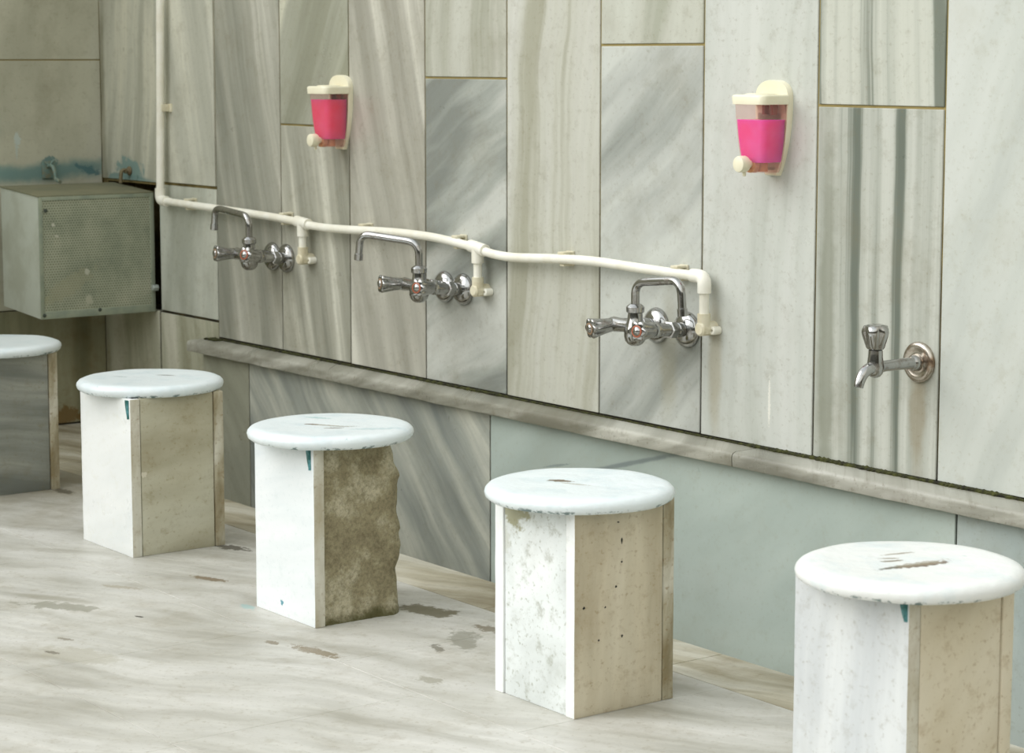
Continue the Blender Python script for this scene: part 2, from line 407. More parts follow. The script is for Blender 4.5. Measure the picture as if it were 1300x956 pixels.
for j, (c, d) in enumerate(zip(ys, ys[1:])):
    sh = 0.31 * (j % 3)
    for a, b in zip(xs2, xs2[1:]):
        a2 = a if a == xs2[0] else a + sh; b2 = b if b == xs2[-1] else b + sh
        if b2 > 5.6: b2 = 5.6
        if a2 >= b2: continue
        box(bm, a2 + 0.0004, b2 - 0.0004, c + 0.0004, d - 0.0006, -0.03, 0.0, 0.0008, 1, 1)
box(bm, -1.98, -1.13, E_ + 0.001, -0.0, -0.03, 0.0, 0.001, 2, 1)
struct('floor', bm, [GROUT, FL, FL2])

# ------------------------------------------------------------------ marble ledge slabs
LG = marble('marble_ledge', '3D', (120, 119, 106), (150, 149, 137), (184, 183, 172), 78, 18, 2.4, grain=0.5, seed=51, pos=(0.36, 0.5, 0.64), streak=0.8, dirt=0.45, dirtcol=(108, 102, 84), rough=0.25)
LG2 = marble('marble_ledge_b', '3D', (124, 123, 112), (156, 155, 144), (188, 187, 178), 82, 16, 2.4, grain=0.5, seed=52.5, pos=(0.36, 0.5, 0.64), streak=0.8, dirt=0.4, dirtcol=(108, 102, 84), rough=0.25)
def ledge(x0, x1, m, label):
    bm = bmesh.new()
    prof = [(0.0, 0.3112), (-0.073, 0.3112), (-0.0765, 0.3125), (-0.0775, 0.316), (-0.0775, 0.333), (-0.0765, 0.3385), (-0.0735, 0.3420), (-0.068, 0.3445), (0.0, 0.346)]
    n = max(2, int((x1 - x0) / 0.03)); rings = []
    for i in range(n + 1):
        x = x0 + (x1 - x0) * i / n
        q = []
        for (y, z) in prof:
            d = mnoise.noise(Vector((x * 14, y * 30, z * 30))) * (0.0016 if y < -0.03 else 0)
            q.append(bm.verts.new((x, y + d, z + d * 0.6)))
        rings.append(q)
    for a, b in zip(rings, rings[1:]):
        for k in range(len(prof)):
            bm.faces.new((a[k], a[(k + 1) % len(prof)], b[(k + 1) % len(prof)], b[k]))
    bm.faces.new(rings[0]); bm.faces.new(rings[-1])
    o = build('ledge_slab', bm, m, autos=50)
    return tag(o, label, 'ledge', 'marble ledge slabs along the wall')
ledge(-1.150, 1.326, LG, 'long grey marble ledge slab running left of the joint, beneath the three mixer taps')
ledge(1.3285, 3.49, LG2, 'grey marble ledge slab right of the joint, beneath the single cold tap')

# moss growing in the groove behind the ledge
T = NT('moss')
_o = T.tc.outputs['Object']
T.l.new(T.ramp(T.noise(_o, 60, 4, 0.6), [(0.35, lin((26, 24, 10))), (0.6, lin((62, 64, 22))), (0.8, lin((98, 98, 40)))]), T.b.inputs['Base Color'])
T.b.inputs['Roughness'].default_value = 0.95
T.bump(T.noise(_o, 300, 3, 0.6), 0.6, 0.003)
MOSS = T.m
random.seed(4)
bm = bmesh.new()
x = -1.09
while x < 2.9:
    a = mnoise.noise(Vector((x * 2.2, 3.3, 0))) * 0.5 + 0.5
    if -0.1 < x < 0.36 or 1.30 < x < 2.05: a += 0.35
    if x < -0.6: a += 0.15
    r = 0.0022 + 0.0062 * max(0, min(1, a)) ** 1.5 * random.uniform(0.6, 1.1)
    m = Matrix.Translation((x, -0.0015, 0.347)) @ Matrix.Diagonal((1.8, 0.8 + random.random() * 0.6, 0.95, 1))
    bmesh.ops.create_icosphere(bm, subdivisions=1, radius=r, matrix=m)
    x += r * 1.5
for k in range(26):                       # wider dark moss at the far end where the ledge turns round the corner
    xx = random.uniform(-1.13, -1.06)
    m = Matrix.Translation((xx, random.uniform(-0.03, 0.0), 0.348)) @ Matrix.Diagonal((1.5, 1.2, 0.7, 1))
    bmesh.ops.create_icosphere(bm, subdivisions=1, radius=random.uniform(0.004, 0.008), matrix=m)
for v in bm.verts: v.co += mnoise.noise_vector(v.co * 200) * 0.0012
moss = build('moss', bm, MOSS)
tag(moss, 'dark green moss growing in the groove where the wall tiles meet the ledge', 'moss', kind='stuff')

# ------------------------------------------------------------------ stools
def seat_material(seed, chips, tint=(226, 234, 236)):
    T = NT('painted_seat')
    o = T.tc.outputs['Object']
    s = T.new('SeparateXYZ'); T.l.new(o, s.inputs[0])
    n = T.noise(T.vec('ADD', o, (seed, 0, 0)), 14, 5, 0.6)
    col = T.mix(T.mr(n, 0.46, 0.74, 0, 0.5), lin(tint), lin((196, 214, 220)))
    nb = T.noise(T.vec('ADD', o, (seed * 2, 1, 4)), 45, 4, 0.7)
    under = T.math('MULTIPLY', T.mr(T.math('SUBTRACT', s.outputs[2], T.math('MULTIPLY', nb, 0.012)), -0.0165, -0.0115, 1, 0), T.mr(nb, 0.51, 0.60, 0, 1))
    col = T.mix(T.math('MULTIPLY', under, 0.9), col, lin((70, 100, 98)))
    sc = T.mr(T.noise(T.vec('ADD', o, (seed, 3, 1)), 60, 4, 0.7), 0.66, 0.70, 0, 0.45)
    col = T.mix(sc, col, lin((150, 176, 180)))
    uv = T.plane('XY', seed)
    uv = T.vec('MULTIPLY', uv, (1, 1, 0))
    col = spots(T, uv, col, chips)
    T.l.new(col, T.b.inputs['Base Color'])
    T.b.inputs['Roughness'].default_value = 0.33
    T.bump(T.math('ADD', T.noise(o, 28, 3, 0.5), T.math('MULTIPLY', nb, 0.5)), 0.5, 0.005)
    return T.m

def panel_bm(x0, x1, y0, y1, h, seed, ragged=0.0006):
    bm = bmesh.new()
    box(bm, x0, x1, y0, y1, 0, h, 0.0025, 0, 2)
    bmesh.ops.subdivide_edges(bm, edges=[e for e in bm.edges if e.calc_length() > 0.1], cuts=14, use_grid_fill=True)
    for v in bm.verts:
        v.co.x += mnoise.noise(v.co * 22 + Vector((seed, 0, 0))) * ragged
        v.co.y += mnoise.noise(v.co * 22 + Vector((0, seed, 9))) * ragged
    return bm

def seat_bm(r, seed, z0=0.0):
    bm = bmesh.new()
    prof = [(-0.0125, r * 0.80), (-0.0135, r - 0.016), (-0.0125, r - 0.008), (-0.008, r - 0.0022), (0.0, r), (0.0055, r - 0.0012), (0.0105, r - 0.006), (0.0138, r - 0.014),
            (0.0150, r - 0.026), (0.0142, r * 0.72), (0.0135, r * 0.45), (0.0130, r * 0.2), (0.0128, 0.004)]
    lathe(bm, (0, 0, 0), (0, 0, 1), prof, 72)
    for v in bm.verts:
        k = mnoise.noise(v.co * 9 + Vector((seed, 0, 0))) * 0.0022 + mnoise.noise(v.co * 40 + Vector((seed, 5, 0))) * 0.0007
        rr = math.hypot(v.co.x, v.co.y)
        if rr > r * 0.6:
            v.co.x += v.co.x / rr * k; v.co.y += v.co.y / rr * k
        v.co.z += mnoise.noise(v.co * 12 + Vector((0, seed, 0))) * 0.0012
    return bm

CORE = NT('rough_concrete')
_o = CORE.tc.outputs['Object']
_a = CORE.noise(_o, 9, 7, 0.68); _b = CORE.noise(_o, 120, 5, 0.75)
_c = CORE.ramp(_a, [(0.32, lin((136, 126, 98))), (0.5, lin((170, 160, 128))), (0.62, lin((208, 200, 172)))])
_c = CORE.mix(CORE.mr(_b, 0.34, 0.60, 0.42, 0.0), _c, lin((78, 70, 46)))
_s = CORE.new('SeparateXYZ'); CORE.l.new(_o, _s.inputs[0])
_g = CORE.mr(CORE.math('ADD', _s.outputs[2], CORE.math('MULTIPLY', CORE.math('SUBTRACT', _a, 0.5), 0.12)), 0.0, 0.035, 0.85, 0)
_c = CORE.mix(_g, _c, lin((78, 76, 34)))
CORE.l.new(_c, CORE.b.inputs['Base Color']); CORE.b.inputs['Roughness'].default_value = 0.95
CORE.bump(CORE.math('ADD', _b, CORE.math('MULTIPLY', _a, 2.0)), 0.9, 0.006)
CORE = CORE.m
PAINT = simple('green_blue_paint', (24, 92, 88), 0.4, vary=0.6, scale=60, c2=(120, 180, 190))
DARKJ = simple('joint_mortar', (84, 70, 44), 0.9, vary=0.6, scale=50, c2=(150, 132, 90))

def stool(cx, cy, ext, order, mats, seat, label, zc=0.3985, r=0.18, drip=None, sx=0.0, sy=0.0, missing=(), h=0.3865, dh=0.045):
    """ext = (x0, x1, y0, y1) of the column relative to (cx, cy); order 'Y' = front/back slabs overlap the side slabs, 'X' the other way."""
    root = empty('marble_stool', (cx, cy, 0))
    tag(root, label, 'stool', 'fixed marble stools in a row before the taps')
    x0, x1, y0, y1 = ext; t = 0.026; g = 0.0022
    bm = bmesh.new()
    if missing:
        # exposed concrete: side towards +x, with a ragged far corner
        nz, ny = 40, 22
        xf = x1 - 0.012
        grid = []
        for i in range(nz + 1):
            z = 0.0 + h * i / nz; row = []
            edge = y1 - 0.028 + mnoise.noise(Vector((z * 9, 2.0, 7))) * 0.022 + mnoise.noise(Vector((z * 38, 1.0, 3))) * 0.007
            if z > 0.30: edge -= (z - 0.30) * 0.12
            for j in range(ny + 1):
                y = y0 + t + (edge - y0 - t) * j / ny
                d = mnoise.noise(Vector((y * 22, z * 22, 4))) * 0.006 + mnoise.noise(Vector((y * 90, z * 90, 4))) * 0.0022
                k = max(0, (j / ny - 0.86) / 0.14)
                row.append(bm.verts.new((xf + d - k * k * 0.014 + max(0, 0.03 - z) * 0.25, y, z)))
            grid.append(row)
        for i in range(nz):
            for j in range(ny): bm.faces.new((grid[i][j], grid[i][j + 1], grid[i + 1][j + 1], grid[i + 1][j]))
        back = []
        for i in range(nz + 1):
            v = grid[i][-1].co
            back.append([bm.verts.new((x0 + t + (v.x - x0 - t) * (1 - q / 6), v.y + mnoise.noise(Vector((q * 3.1, v.z * 30, 1))) * 0.006 * (q > 0), v.z)) for q in range(1, 7)])
        for i in range(nz):
            a = [grid[i][-1]] + back[i]; b = [grid[i + 1][-1]] + back[i + 1]
            for q in range(6): bm.faces.new((a[q], a[q + 1], b[q + 1], b[q]))
        box(bm, x0 + t + 0.001, x1 - 0.03, y0 + t, y1 - 0.05, 0, h)
        build('core', bm, CORE, root, autos=80)
    else:
        box(bm, x0 + 0.012, x1 - 0.012, y0 + 0.012, y1 - 0.012, 0, h)
        build('core', bm, DARKJ, root)
    if order == 'Y':
        defs = {'front': (x0, x1, y0, y0 + t), 'back': (x0, x1, y1 - t, y1),
                'right': (x1 - t, x1 - 0.002, y0 + t + g, y1 - t - g), 'left': (x0 + 0.002, x0 + t, y0 + t + g, y1 - t - g)}
    else:
        defs = {'right': (x1 - t, x1, y0, y1 - t - g), 'left': (x0, x0 + t, y0, y1 - t - g),
                'front': (x0 + t + g, x1 - t - g, y0 + 0.003, y0 + t), 'back': (x0, x1, y1 - t, y1)}
    for i, (k, d) in enumerate(defs.items()):
        if k in missing: continue
        pm = mats[k]
        o = build('side_panel', panel_bm(*d, h, cx * 7 + i), pm if isinstance(pm, tuple) else [pm], root)
        if isinstance(pm, tuple):            # second material on the slab's sawn ends
            for p in o.data.polygons:
                ax = 1 if k in ('left', 'right') else 0
                if abs(p.normal[ax]) > 0.7: p.material_index = 1
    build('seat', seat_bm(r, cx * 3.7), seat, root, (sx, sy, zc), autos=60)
    if drip:
        bm = bmesh.new()
        dx, dy = drip; n = 10
        rows = []
        for i in range(n + 1):
            q = i / n; w_ = 0.011 * (1 - q ** 1.6) + 0.001
            z = h - 0.003 - dh * q
            rows.append([bm.verts.new((dx - w_, dy - 0.0022, z)), bm.verts.new((dx, dy - 0.0034, z)),
                         bm.verts.new((dx + 0.0028, dy - 0.001, z)), bm.verts.new((dx + 0.0034, dy + w_ * 0.7, z)),
                         bm.verts.new((dx - 0.002, dy + 0.003, z))])
        for a, b in zip(rows, rows[1:]):
            for j in range(5): bm.faces.new((a[j], a[(j + 1) % 5], b[(j + 1) % 5], b[j]))
        bm.faces.new(rows[0]); bm.faces.new(rows[-1])
        build('paint_drip', bm, PAINT, root, label='dark green paint run at the top corner')
    return root

WHITE = marble('marble_stool_white', '3D', (212, 218, 220), (234, 237, 236), (244, 246, 245), 70, 5, 1.4, seed=61, pos=(0.3, 0.45, 0.6), streak=0.2, dirt=0.08, dirtcol=(215, 214, 196), rough=0.3)
WHITE2 = marble('marble_stool_white_b', '3D', (206, 216, 221), (230, 236, 238), (242, 245, 246), 80, 7, 1.3, seed=63, pos=(0.3, 0.45, 0.6), streak=0.25, dirt=0.06, dirtcol=(190, 205, 205), rough=0.3,
                marks=[(-0.045 - 0.1, 0.03, 0.007, 0.006, 20, (60, 140, 160), 0.9)])
STAIN = marble('marble_stool_stained', '3D', (168, 162, 138), (190, 186, 164), (206, 204, 186), 85, 6, 2.0, grain=0.45, seed=65, pos=(0.34, 0.5, 0.66), streak=0.5, dirt=0.35, dirtcol=(140, 124, 84), rough=0.4,
               marks=[(0.04, 0.20, 0.010, 0.006, 0, (214, 208, 190), 0.9)])
STAIN4 = marble('marble_stool_brown', '3D', (182, 171, 146), (206, 196, 172), (220, 212, 192), 5, 10, 1.4, grain=0.5, seed=67, pos=(0.34, 0.5, 0.66), streak=0.5, dirt=0.4, dirtcol=(152, 128, 90), rough=0.4,
                marks=[(0.118, 0.32, 0.002, 0.0055, 0, (20, 22, 16), 1), (0.105, 0.235, 0.0028, 0.0024, 0, (20, 22, 16), 1), (0.03, 0.205, 0.003, 0.003, 0, (20, 22, 16), 1),
                       (0.118, 0.28, 0.0024, 0.0024, 0, (20, 22, 16), 1), (0.11, 0.355, 0.003, 0.002, 0, (20, 22, 16), 1), (0.065, 0.14, 0.0022, 0.0022, 0, (20, 22, 16), 1),
                       (0.0, 0.165, 0.0035, 0.0028, 0, (20, 22, 16), 1), (0.12, 0.14, 0.0025, 0.0025, 0, (20, 22, 16), 1), (-0.015, 0.18, 0.002, 0.002, 0, (20, 22, 16), 1), (0.08, 0.20, 0.002, 0.002, 0, (20, 22, 16), 1)])
SPECK = marble('marble_stool_speckled', '3D', (200, 205, 202), (226, 231, 230), (238, 241, 240), 60, 5, 3, grain=0.7, seed=68, pos=(0.34, 0.5, 0.66), streak=0.4, dirt=0.45, dirtcol=(150, 152, 136), rough=0.5,
               marks=[(-0.18, 0.36, 0.05, 0.032, -10, (134, 130, 88), 0.8), (-0.22, 0.30, 0.03, 0.03, 0, (190, 192, 180), 0.6)])
VEIN1 = marble('marble_stool_grey', '3D', (116, 120, 114), (142, 145, 137), (172, 173, 164), 98, 16, 1.2, grain=0.4, seed=69, pos=(0.36, 0.5, 0.66), streak=0.8, dirt=0.25, rough=0.35)
COOL5 = marble('marble_stool_cool', '3D', (192, 196, 198), (214, 217, 217), (226, 228, 226), 2, 8, 1.0, grain=0.3, seed=71, pos=(0.34, 0.5, 0.66), streak=0.4, dirt=0.12, rough=0.4)
TAN5 = marble('marble_stool_tan', '3D', (192, 179, 152), (214, 204, 180), (224, 216, 196), 40, 5, 2, grain=0.5, seed=73, pos=(0.34, 0.5, 0.66), streak=0.3, dirt=0.35, dirtcol=(162, 138, 98), rough=0.4)
EDGE = marble('marble_stool_edge', '3D', (140, 128, 98), (176, 168, 144), (206, 202, 186), 4, 20, 6, grain=0.6, seed=75, pos=(0.36, 0.5, 0.64), streak=0.8, dirt=0.5, dirtcol=(130, 104, 60), rough=0.5)
EDGE2 = marble('marble_slab_end', '3D', (182, 174, 150), (206, 202, 186), (222, 220, 208), 4, 14, 5, grain=0.5, seed=76, pos=(0.36, 0.5, 0.64), streak=0.6, dirt=0.35, dirtcol=(150, 128, 90), rough=0.5)
BR = (96, 74, 44)
# local chip positions are relative to each seat centre
stool(-0.95, -0.785, (-0.125, 0.125, -0.125, 0.125), 'Y', dict(front=WHITE, back=EDGE, right=VEIN1, left=VEIN1),
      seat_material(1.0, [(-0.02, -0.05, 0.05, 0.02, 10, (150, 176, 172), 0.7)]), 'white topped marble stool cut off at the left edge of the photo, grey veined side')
stool(-0.03, -0.783, (-0.135, 0.135, -0.127, 0.127), 'Y', dict(front=(WHITE, EDGE2), back=EDGE, right=STAIN, left=STAIN),
      seat_material(2.0, [(-0.02, 0.055, 0.022, 0.005, 45, (60, 60, 50), 0.95), (-0.06, -0.05, 0.02, 0.006, 45, (140, 160, 160), 0.6)]),
      'marble stool below the perforated metal box, clean white front slab, olive-stained side', drip=(0.126, -0.128), sx=-0.015, sy=0.006)
stool(0.835, -0.79, (-0.128, 0.118, -0.127, 0.127), 'Y', dict(front=(WHITE2, EDGE2), back=EDGE, right=EDGE, left=WHITE),
      seat_material(3.0, [(-0.035, -0.022, 0.020, 0.007, 40, BR, 0.95), (0.0, 0.0, 0.04, 0.006, 30, (150, 140, 118), 0.8), (0.035, -0.012, 0.022, 0.006, 60, BR, 0.85), (0.03, 0.02, 0.03, 0.004, 50, (130, 130, 112), 0.8),
                          (-0.10, 0.03, 0.03, 0.01, 40, (150, 190, 190), 0.6), (0.10, 0.05, 0.05, 0.012, 60, (170, 200, 204), 0.5)]),
      'marble stool with missing side slab showing rough ragged concrete', drip=(0.105, -0.128), missing=('right', 'back'), sx=0.013, sy=-0.019)
stool(1.690, -0.78, (-0.127, 0.118, -0.11, 0.127), 'X', dict(front=SPECK, back=EDGE, right=(STAIN4, WHITE), left=(WHITE, WHITE)),
      seat_material(4.0, [(-0.045, -0.012, 0.024, 0.010, 38, BR, 0.95), (-0.005, -0.008, 0.03, 0.004, 30, (150, 138, 112), 0.7)]),
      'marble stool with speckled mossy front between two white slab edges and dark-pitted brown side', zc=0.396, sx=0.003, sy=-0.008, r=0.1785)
stool(2.51, -0.78, (-0.128, 0.122, -0.11, 0.128), 'Y', dict(front=(COOL5, EDGE2), back=TAN5, right=TAN5, left=COOL5),
      seat_material(5.0, [(0.005, -0.045, 0.03, 0.006, 88, (80, 72, 52), 0.9), (0.02, 0.01, 0.05, 0.010, 80, (92, 66, 38), 0.95), (0.012, 0.01, 0.05, 0.012, 80, (140, 128, 104), 0.7),
                          (-0.03, -0.01, 0.02, 0.005, 70, (110, 92, 62), 0.9), (-0.06, 0.035, 0.03, 0.004, 75, (130, 112, 84), 0.8), (-0.045, 0.0, 0.016, 0.004, 60, (120, 100, 70), 0.8)], (230, 232, 230)),
      'nearest marble stool at right edge, cool grey front and tan side', zc=0.396, drip=(0.116, -0.111), sx=0.025, sy=-0.008, dh=0.035)

# ------------------------------------------------------------------ white plastic water pipe
PVC = simple('white_plastic_pipe', (244, 242, 230), 0.35, vary=0.35, scale=12, c2=(216, 208, 178))
PVC2 = simple('aged_plastic_fitting', (224, 218, 194), 0.45, vary=0.5, scale=25, c2=(196, 182, 142))
pipe = empty('water_pipe', (-1.385, -0.03, 0.3))
tag(pipe, 'white plastic water pipe dropping down the wall and running behind the mixer taps', 'pipe')
def inpipe(bm):
    for v in bm.verts: v.co -= Vector((-1.385, -0.03, 0.3))
    return bm
bm = bmesh.new()
sweep(bm, [Vector((-1.372, -0.03, 2.45)), Vector((-1.372, -0.03, 1.376)), Vector((-1.384, -0.03, 1.045)), Vector((-1.395, -0.03, 0.77))], 0.0125)
build('vertical_run', inpipe(bm), PVC, pipe)
def run(pts):
    bm = bmesh.new(); sweep(bm, smooth_path(pts), 0.0115, 16); build('horizontal_run', inpipe(bm), PVC, pipe)
run([(-1.385, -0.03, 0.757), (-1.209, -0.03, 0.753), (-0.912, -0.03, 0.748), (-0.701, -0.03, 0.743), (-0.56, -0.03, 0.737)])
run([(-0.525, -0.03, 0.732), (-0.42, -0.03, 0.729), (-0.311, -0.03, 0.731), (-0.15, -0.03, 0.736), (-0.021, -0.03, 0.738), (0.104, -0.03, 0.736), (0.2, -0.03, 0.730), (0.29, -0.03, 0.722)])
run([(0.33, -0.03, 0.716), (0.38, -0.03, 0.710), (0.454, -0.03, 0.708), (0.55, -0.03, 0.7125), (0.639, -0.03, 0.717), (0.73, -0.03, 0.7205), (0.81, -0.03, 0.721), (0.929, -0.03, 0.718), (1.07, -0.03, 0.715), (1.165, -0.03, 0.714)])
# elbows
bm = bmesh.new()
sweep(bm, round_path([(-1.395, -0.03, 0.795), (-1.396, -0.03, 0.757), (-1.352, -0.03, 0.756)], 0.022), 0.0165, 18)
build('elbow', inpipe(bm), PVC, pipe)
bm = bmesh.new()
sweep(bm, round_path([(1.135, -0.03, 0.715), (1.176, -0.03, 0.715), (1.176, -0.03, 0.678)], 0.020), 0.0155, 18)
build('elbow', inpipe(bm), PVC, pipe)
for tx, tz, sl in ((-0.543, 0.736, -0.10), (0.308, 0.721, -0.14)):
    bm = bmesh.new()
    sweep(bm, [Vector((tx - 0.032, -0.03, tz - 0.03 * sl)), Vector((tx, -0.03, tz)), Vector((tx + 0.032, -0.03, tz + 0.03 * sl))], 0.0160, 18)
    sweep(bm, [Vector((tx, -0.03, tz)), Vector((tx, -0.03, tz - 0.038))], 0.0160, 18)
    build('tee_fitting', inpipe(bm), PVC, pipe)
for dx, z1, z0 in ((-0.543, 0.72, 0.645), (0.308, 0.705, 0.625), (1.176, 0.70, 0.610)):
    bm = bmesh.new(); sweep(bm, [Vector((dx, -0.03, z1)), Vector((dx, -0.03, z0))], 0.0112, 16)
    build('drop_run', inpipe(bm), PVC, pipe)
    bm = bmesh.new()                         # wall bracket elbow with its ear
    sweep(bm, [Vector((dx, -0.03, z0 + 0.022)), Vector((dx, -0.03, z0 - 0.022))], 0.0150, 18)
    lathe(bm, (dx + 0.004, -0.018, z0 - 0.010), (-1, 0.05, 0), [(0.0, 0.0160), (0.026, 0.0165)], 18)
    lathe(bm, (dx, -0.03, z0 - 0.012), (0, 1, 0), [(-0.016, 0.012), (-0.012, 0.016), (0.03, 0.016)], 18)
    build('bracket_elbow', inpipe(bm), PVC2, pipe)
    bm = bmesh.new()
    box(bm, dx + 0.004, dx + 0.020, -0.014, -0.001, z0 - 0.022, z0 - 0.009, 0.002)
    lathe(bm, (dx + 0.018, -0.001, z0 - 0.0155), (0, -1, 0), [(0, 0.0095), (0.020, 0.0095), (0.022, 0.008), (0.022, 0.0035), (0.012, 0.003)], 16)
    build('ear', inpipe(bm), PVC, pipe)
CL = ((-1.225, 0.753), (-0.655, 0.741), (-0.235, 0.7335), (0.208, 0.7295), (0.655, 0.7175), (1.075, 0.715))
for (qx, qz) in CL:
    bm = bmesh.new()
    box(bm, qx - 0.014, qx + 0.014, -0.006, 0.0, qz - 0.0175, qz + 0.0185, 0.002)
    box(bm, qx - 0.012, qx + 0.012, -0.034, -0.004, qz + 0.0115, qz + 0.0175, 0.002)
    box(bm, qx - 0.008, qx + 0.008, -0.030, -0.004, qz - 0.0175, qz - 0.0115, 0.002)
    build('pipe_clip', inpipe(bm), PVC2, pipe)
for zz in (1.045, 1.75):
    bm = bmesh.new()
    xx = -1.384 if zz < 1.5 else -1.372
    box(bm, xx - 0.018, xx + 0.030, -0.008, 0.0, zz - 0.013, zz + 0.013, 0.002)
    box(bm, xx + 0.0125, xx + 0.018, -0.034, -0.004, zz - 0.011, zz + 0.011, 0.002)
    box(bm, xx - 0.018, xx - 0.0125, -0.034, -0.004, zz - 0.011, zz + 0.011, 0.002)
    build('pipe_clip', inpipe(bm), PVC2, pipe)

# ------------------------------------------------------------------ chrome mixers
T = NT('worn_chrome')
_o = T.tc.outputs['Object']
_n = T.noise(_o, 55, 5, 0.65)
T.l.new(T.mix(T.mr(_n, 0.50, 0.72, 0, 0.45), (0.42, 0.42, 0.41, 1), lin((104, 80, 52))), T.b.inputs['Base Color'])
T.b.inputs['Metallic'].default_value = 1.0
T.l.new(T.mr(_n, 0.4, 0.75, 0.10, 0.35), T.b.inputs['Roughness'])
CHROME = T.m
T = NT('tarnished_chrome')
_o = T.tc.outputs['Object']
_n = T.noise(_o, 40, 5, 0.65)
T.l.new(T.mix(T.mr(_n, 0.42, 0.66, 0, 0.7), (0.50, 0.46, 0.40, 1), lin((128, 92, 56))), T.b.inputs['Base Color'])
T.b.inputs['Metallic'].default_value = 1.0; T.b.inputs['Roughness'].default_value = 0.26
TARN = T.m
RED = simple('red_index_ring', (168, 92, 66), 0.4)
BLUE = simple('blue_index_ring', (150, 124, 100), 0.4)
BLACK = simple('black_rubber', (22, 20, 18), 0.6)

def flange(parent, x, z, r=0.036, label=None):
    bm = bmesh.new()
    lathe(bm, (x, 0, z), (0, -1, 0), ([(-0.001, r * 0.97), (0.002, r), (0.006, r * 0.985), (0.011, r * 0.92), (0.017, r * 0.76), (0.021, r * 0.58), (0.0225, r * 0.40)] if not label else
                                       [(-0.001, r * 0.97), (0.003, r), (0.007, r * 0.98), (0.0105, r * 0.90), (0.0115, r * 0.80), (0.0105, r * 0.66), (0.0085, r * 0.52), (0.0095, r * 0.42), (0.013, r * 0.38)]), 36)
    return build('flange', bm, TARN if label else CHROME, parent, label=label)

def star(n, amp, p=2.0):
    return lambda th, i: 1 + amp * (abs(math.cos(n * th / 2)) ** p) - amp * 0.5

def knob(parent, base, axis, ring_m, length=0.062, name='handle'):
    b = Vector(base); d = Vector(axis).normalized()
    bm = bmesh.new()
    amp = [0, 0, .05, .14, .22, .28, .30, .28, .22, .10]
    prof = [(0.0, 0.0135), (0.003, 0.0160), (0.012, 0.0165), (0.022, 0.0172), (0.036, 0.0190), (0.050, 0.0212), (0.0575, 0.0224), (0.060, 0.0215), (0.0613, 0.0190), (0.0615, 0.0145)]
    prof = [(t * length / 0.0615, r) for t, r in prof]
    lathe(bm, b, d, prof, 72, lambda th, i: 1 + amp[i] * (abs(math.cos(3 * th)) ** 1.1 - 0.62))
    h = build(name, bm, CHROME, parent, autos=50)
    bm = bmesh.new()
    e = b + d * length
    lathe(bm, e, d, [(-0.002, 0.0138), (0.0010, 0.0138), (0.0014, 0.0130), (0.0014, 0.0095)], 28)
    build('index_ring', bm, ring_m, h)
    bm = bmesh.new()
    lathe(bm, e, d, [(-0.002, 0.0105), (0.0012, 0.0105), (0.003, 0.0092), (0.0048, 0.005), (0.0053, 0.001)], 24)
    build('button_cap', bm, CHROME, h)
    return h

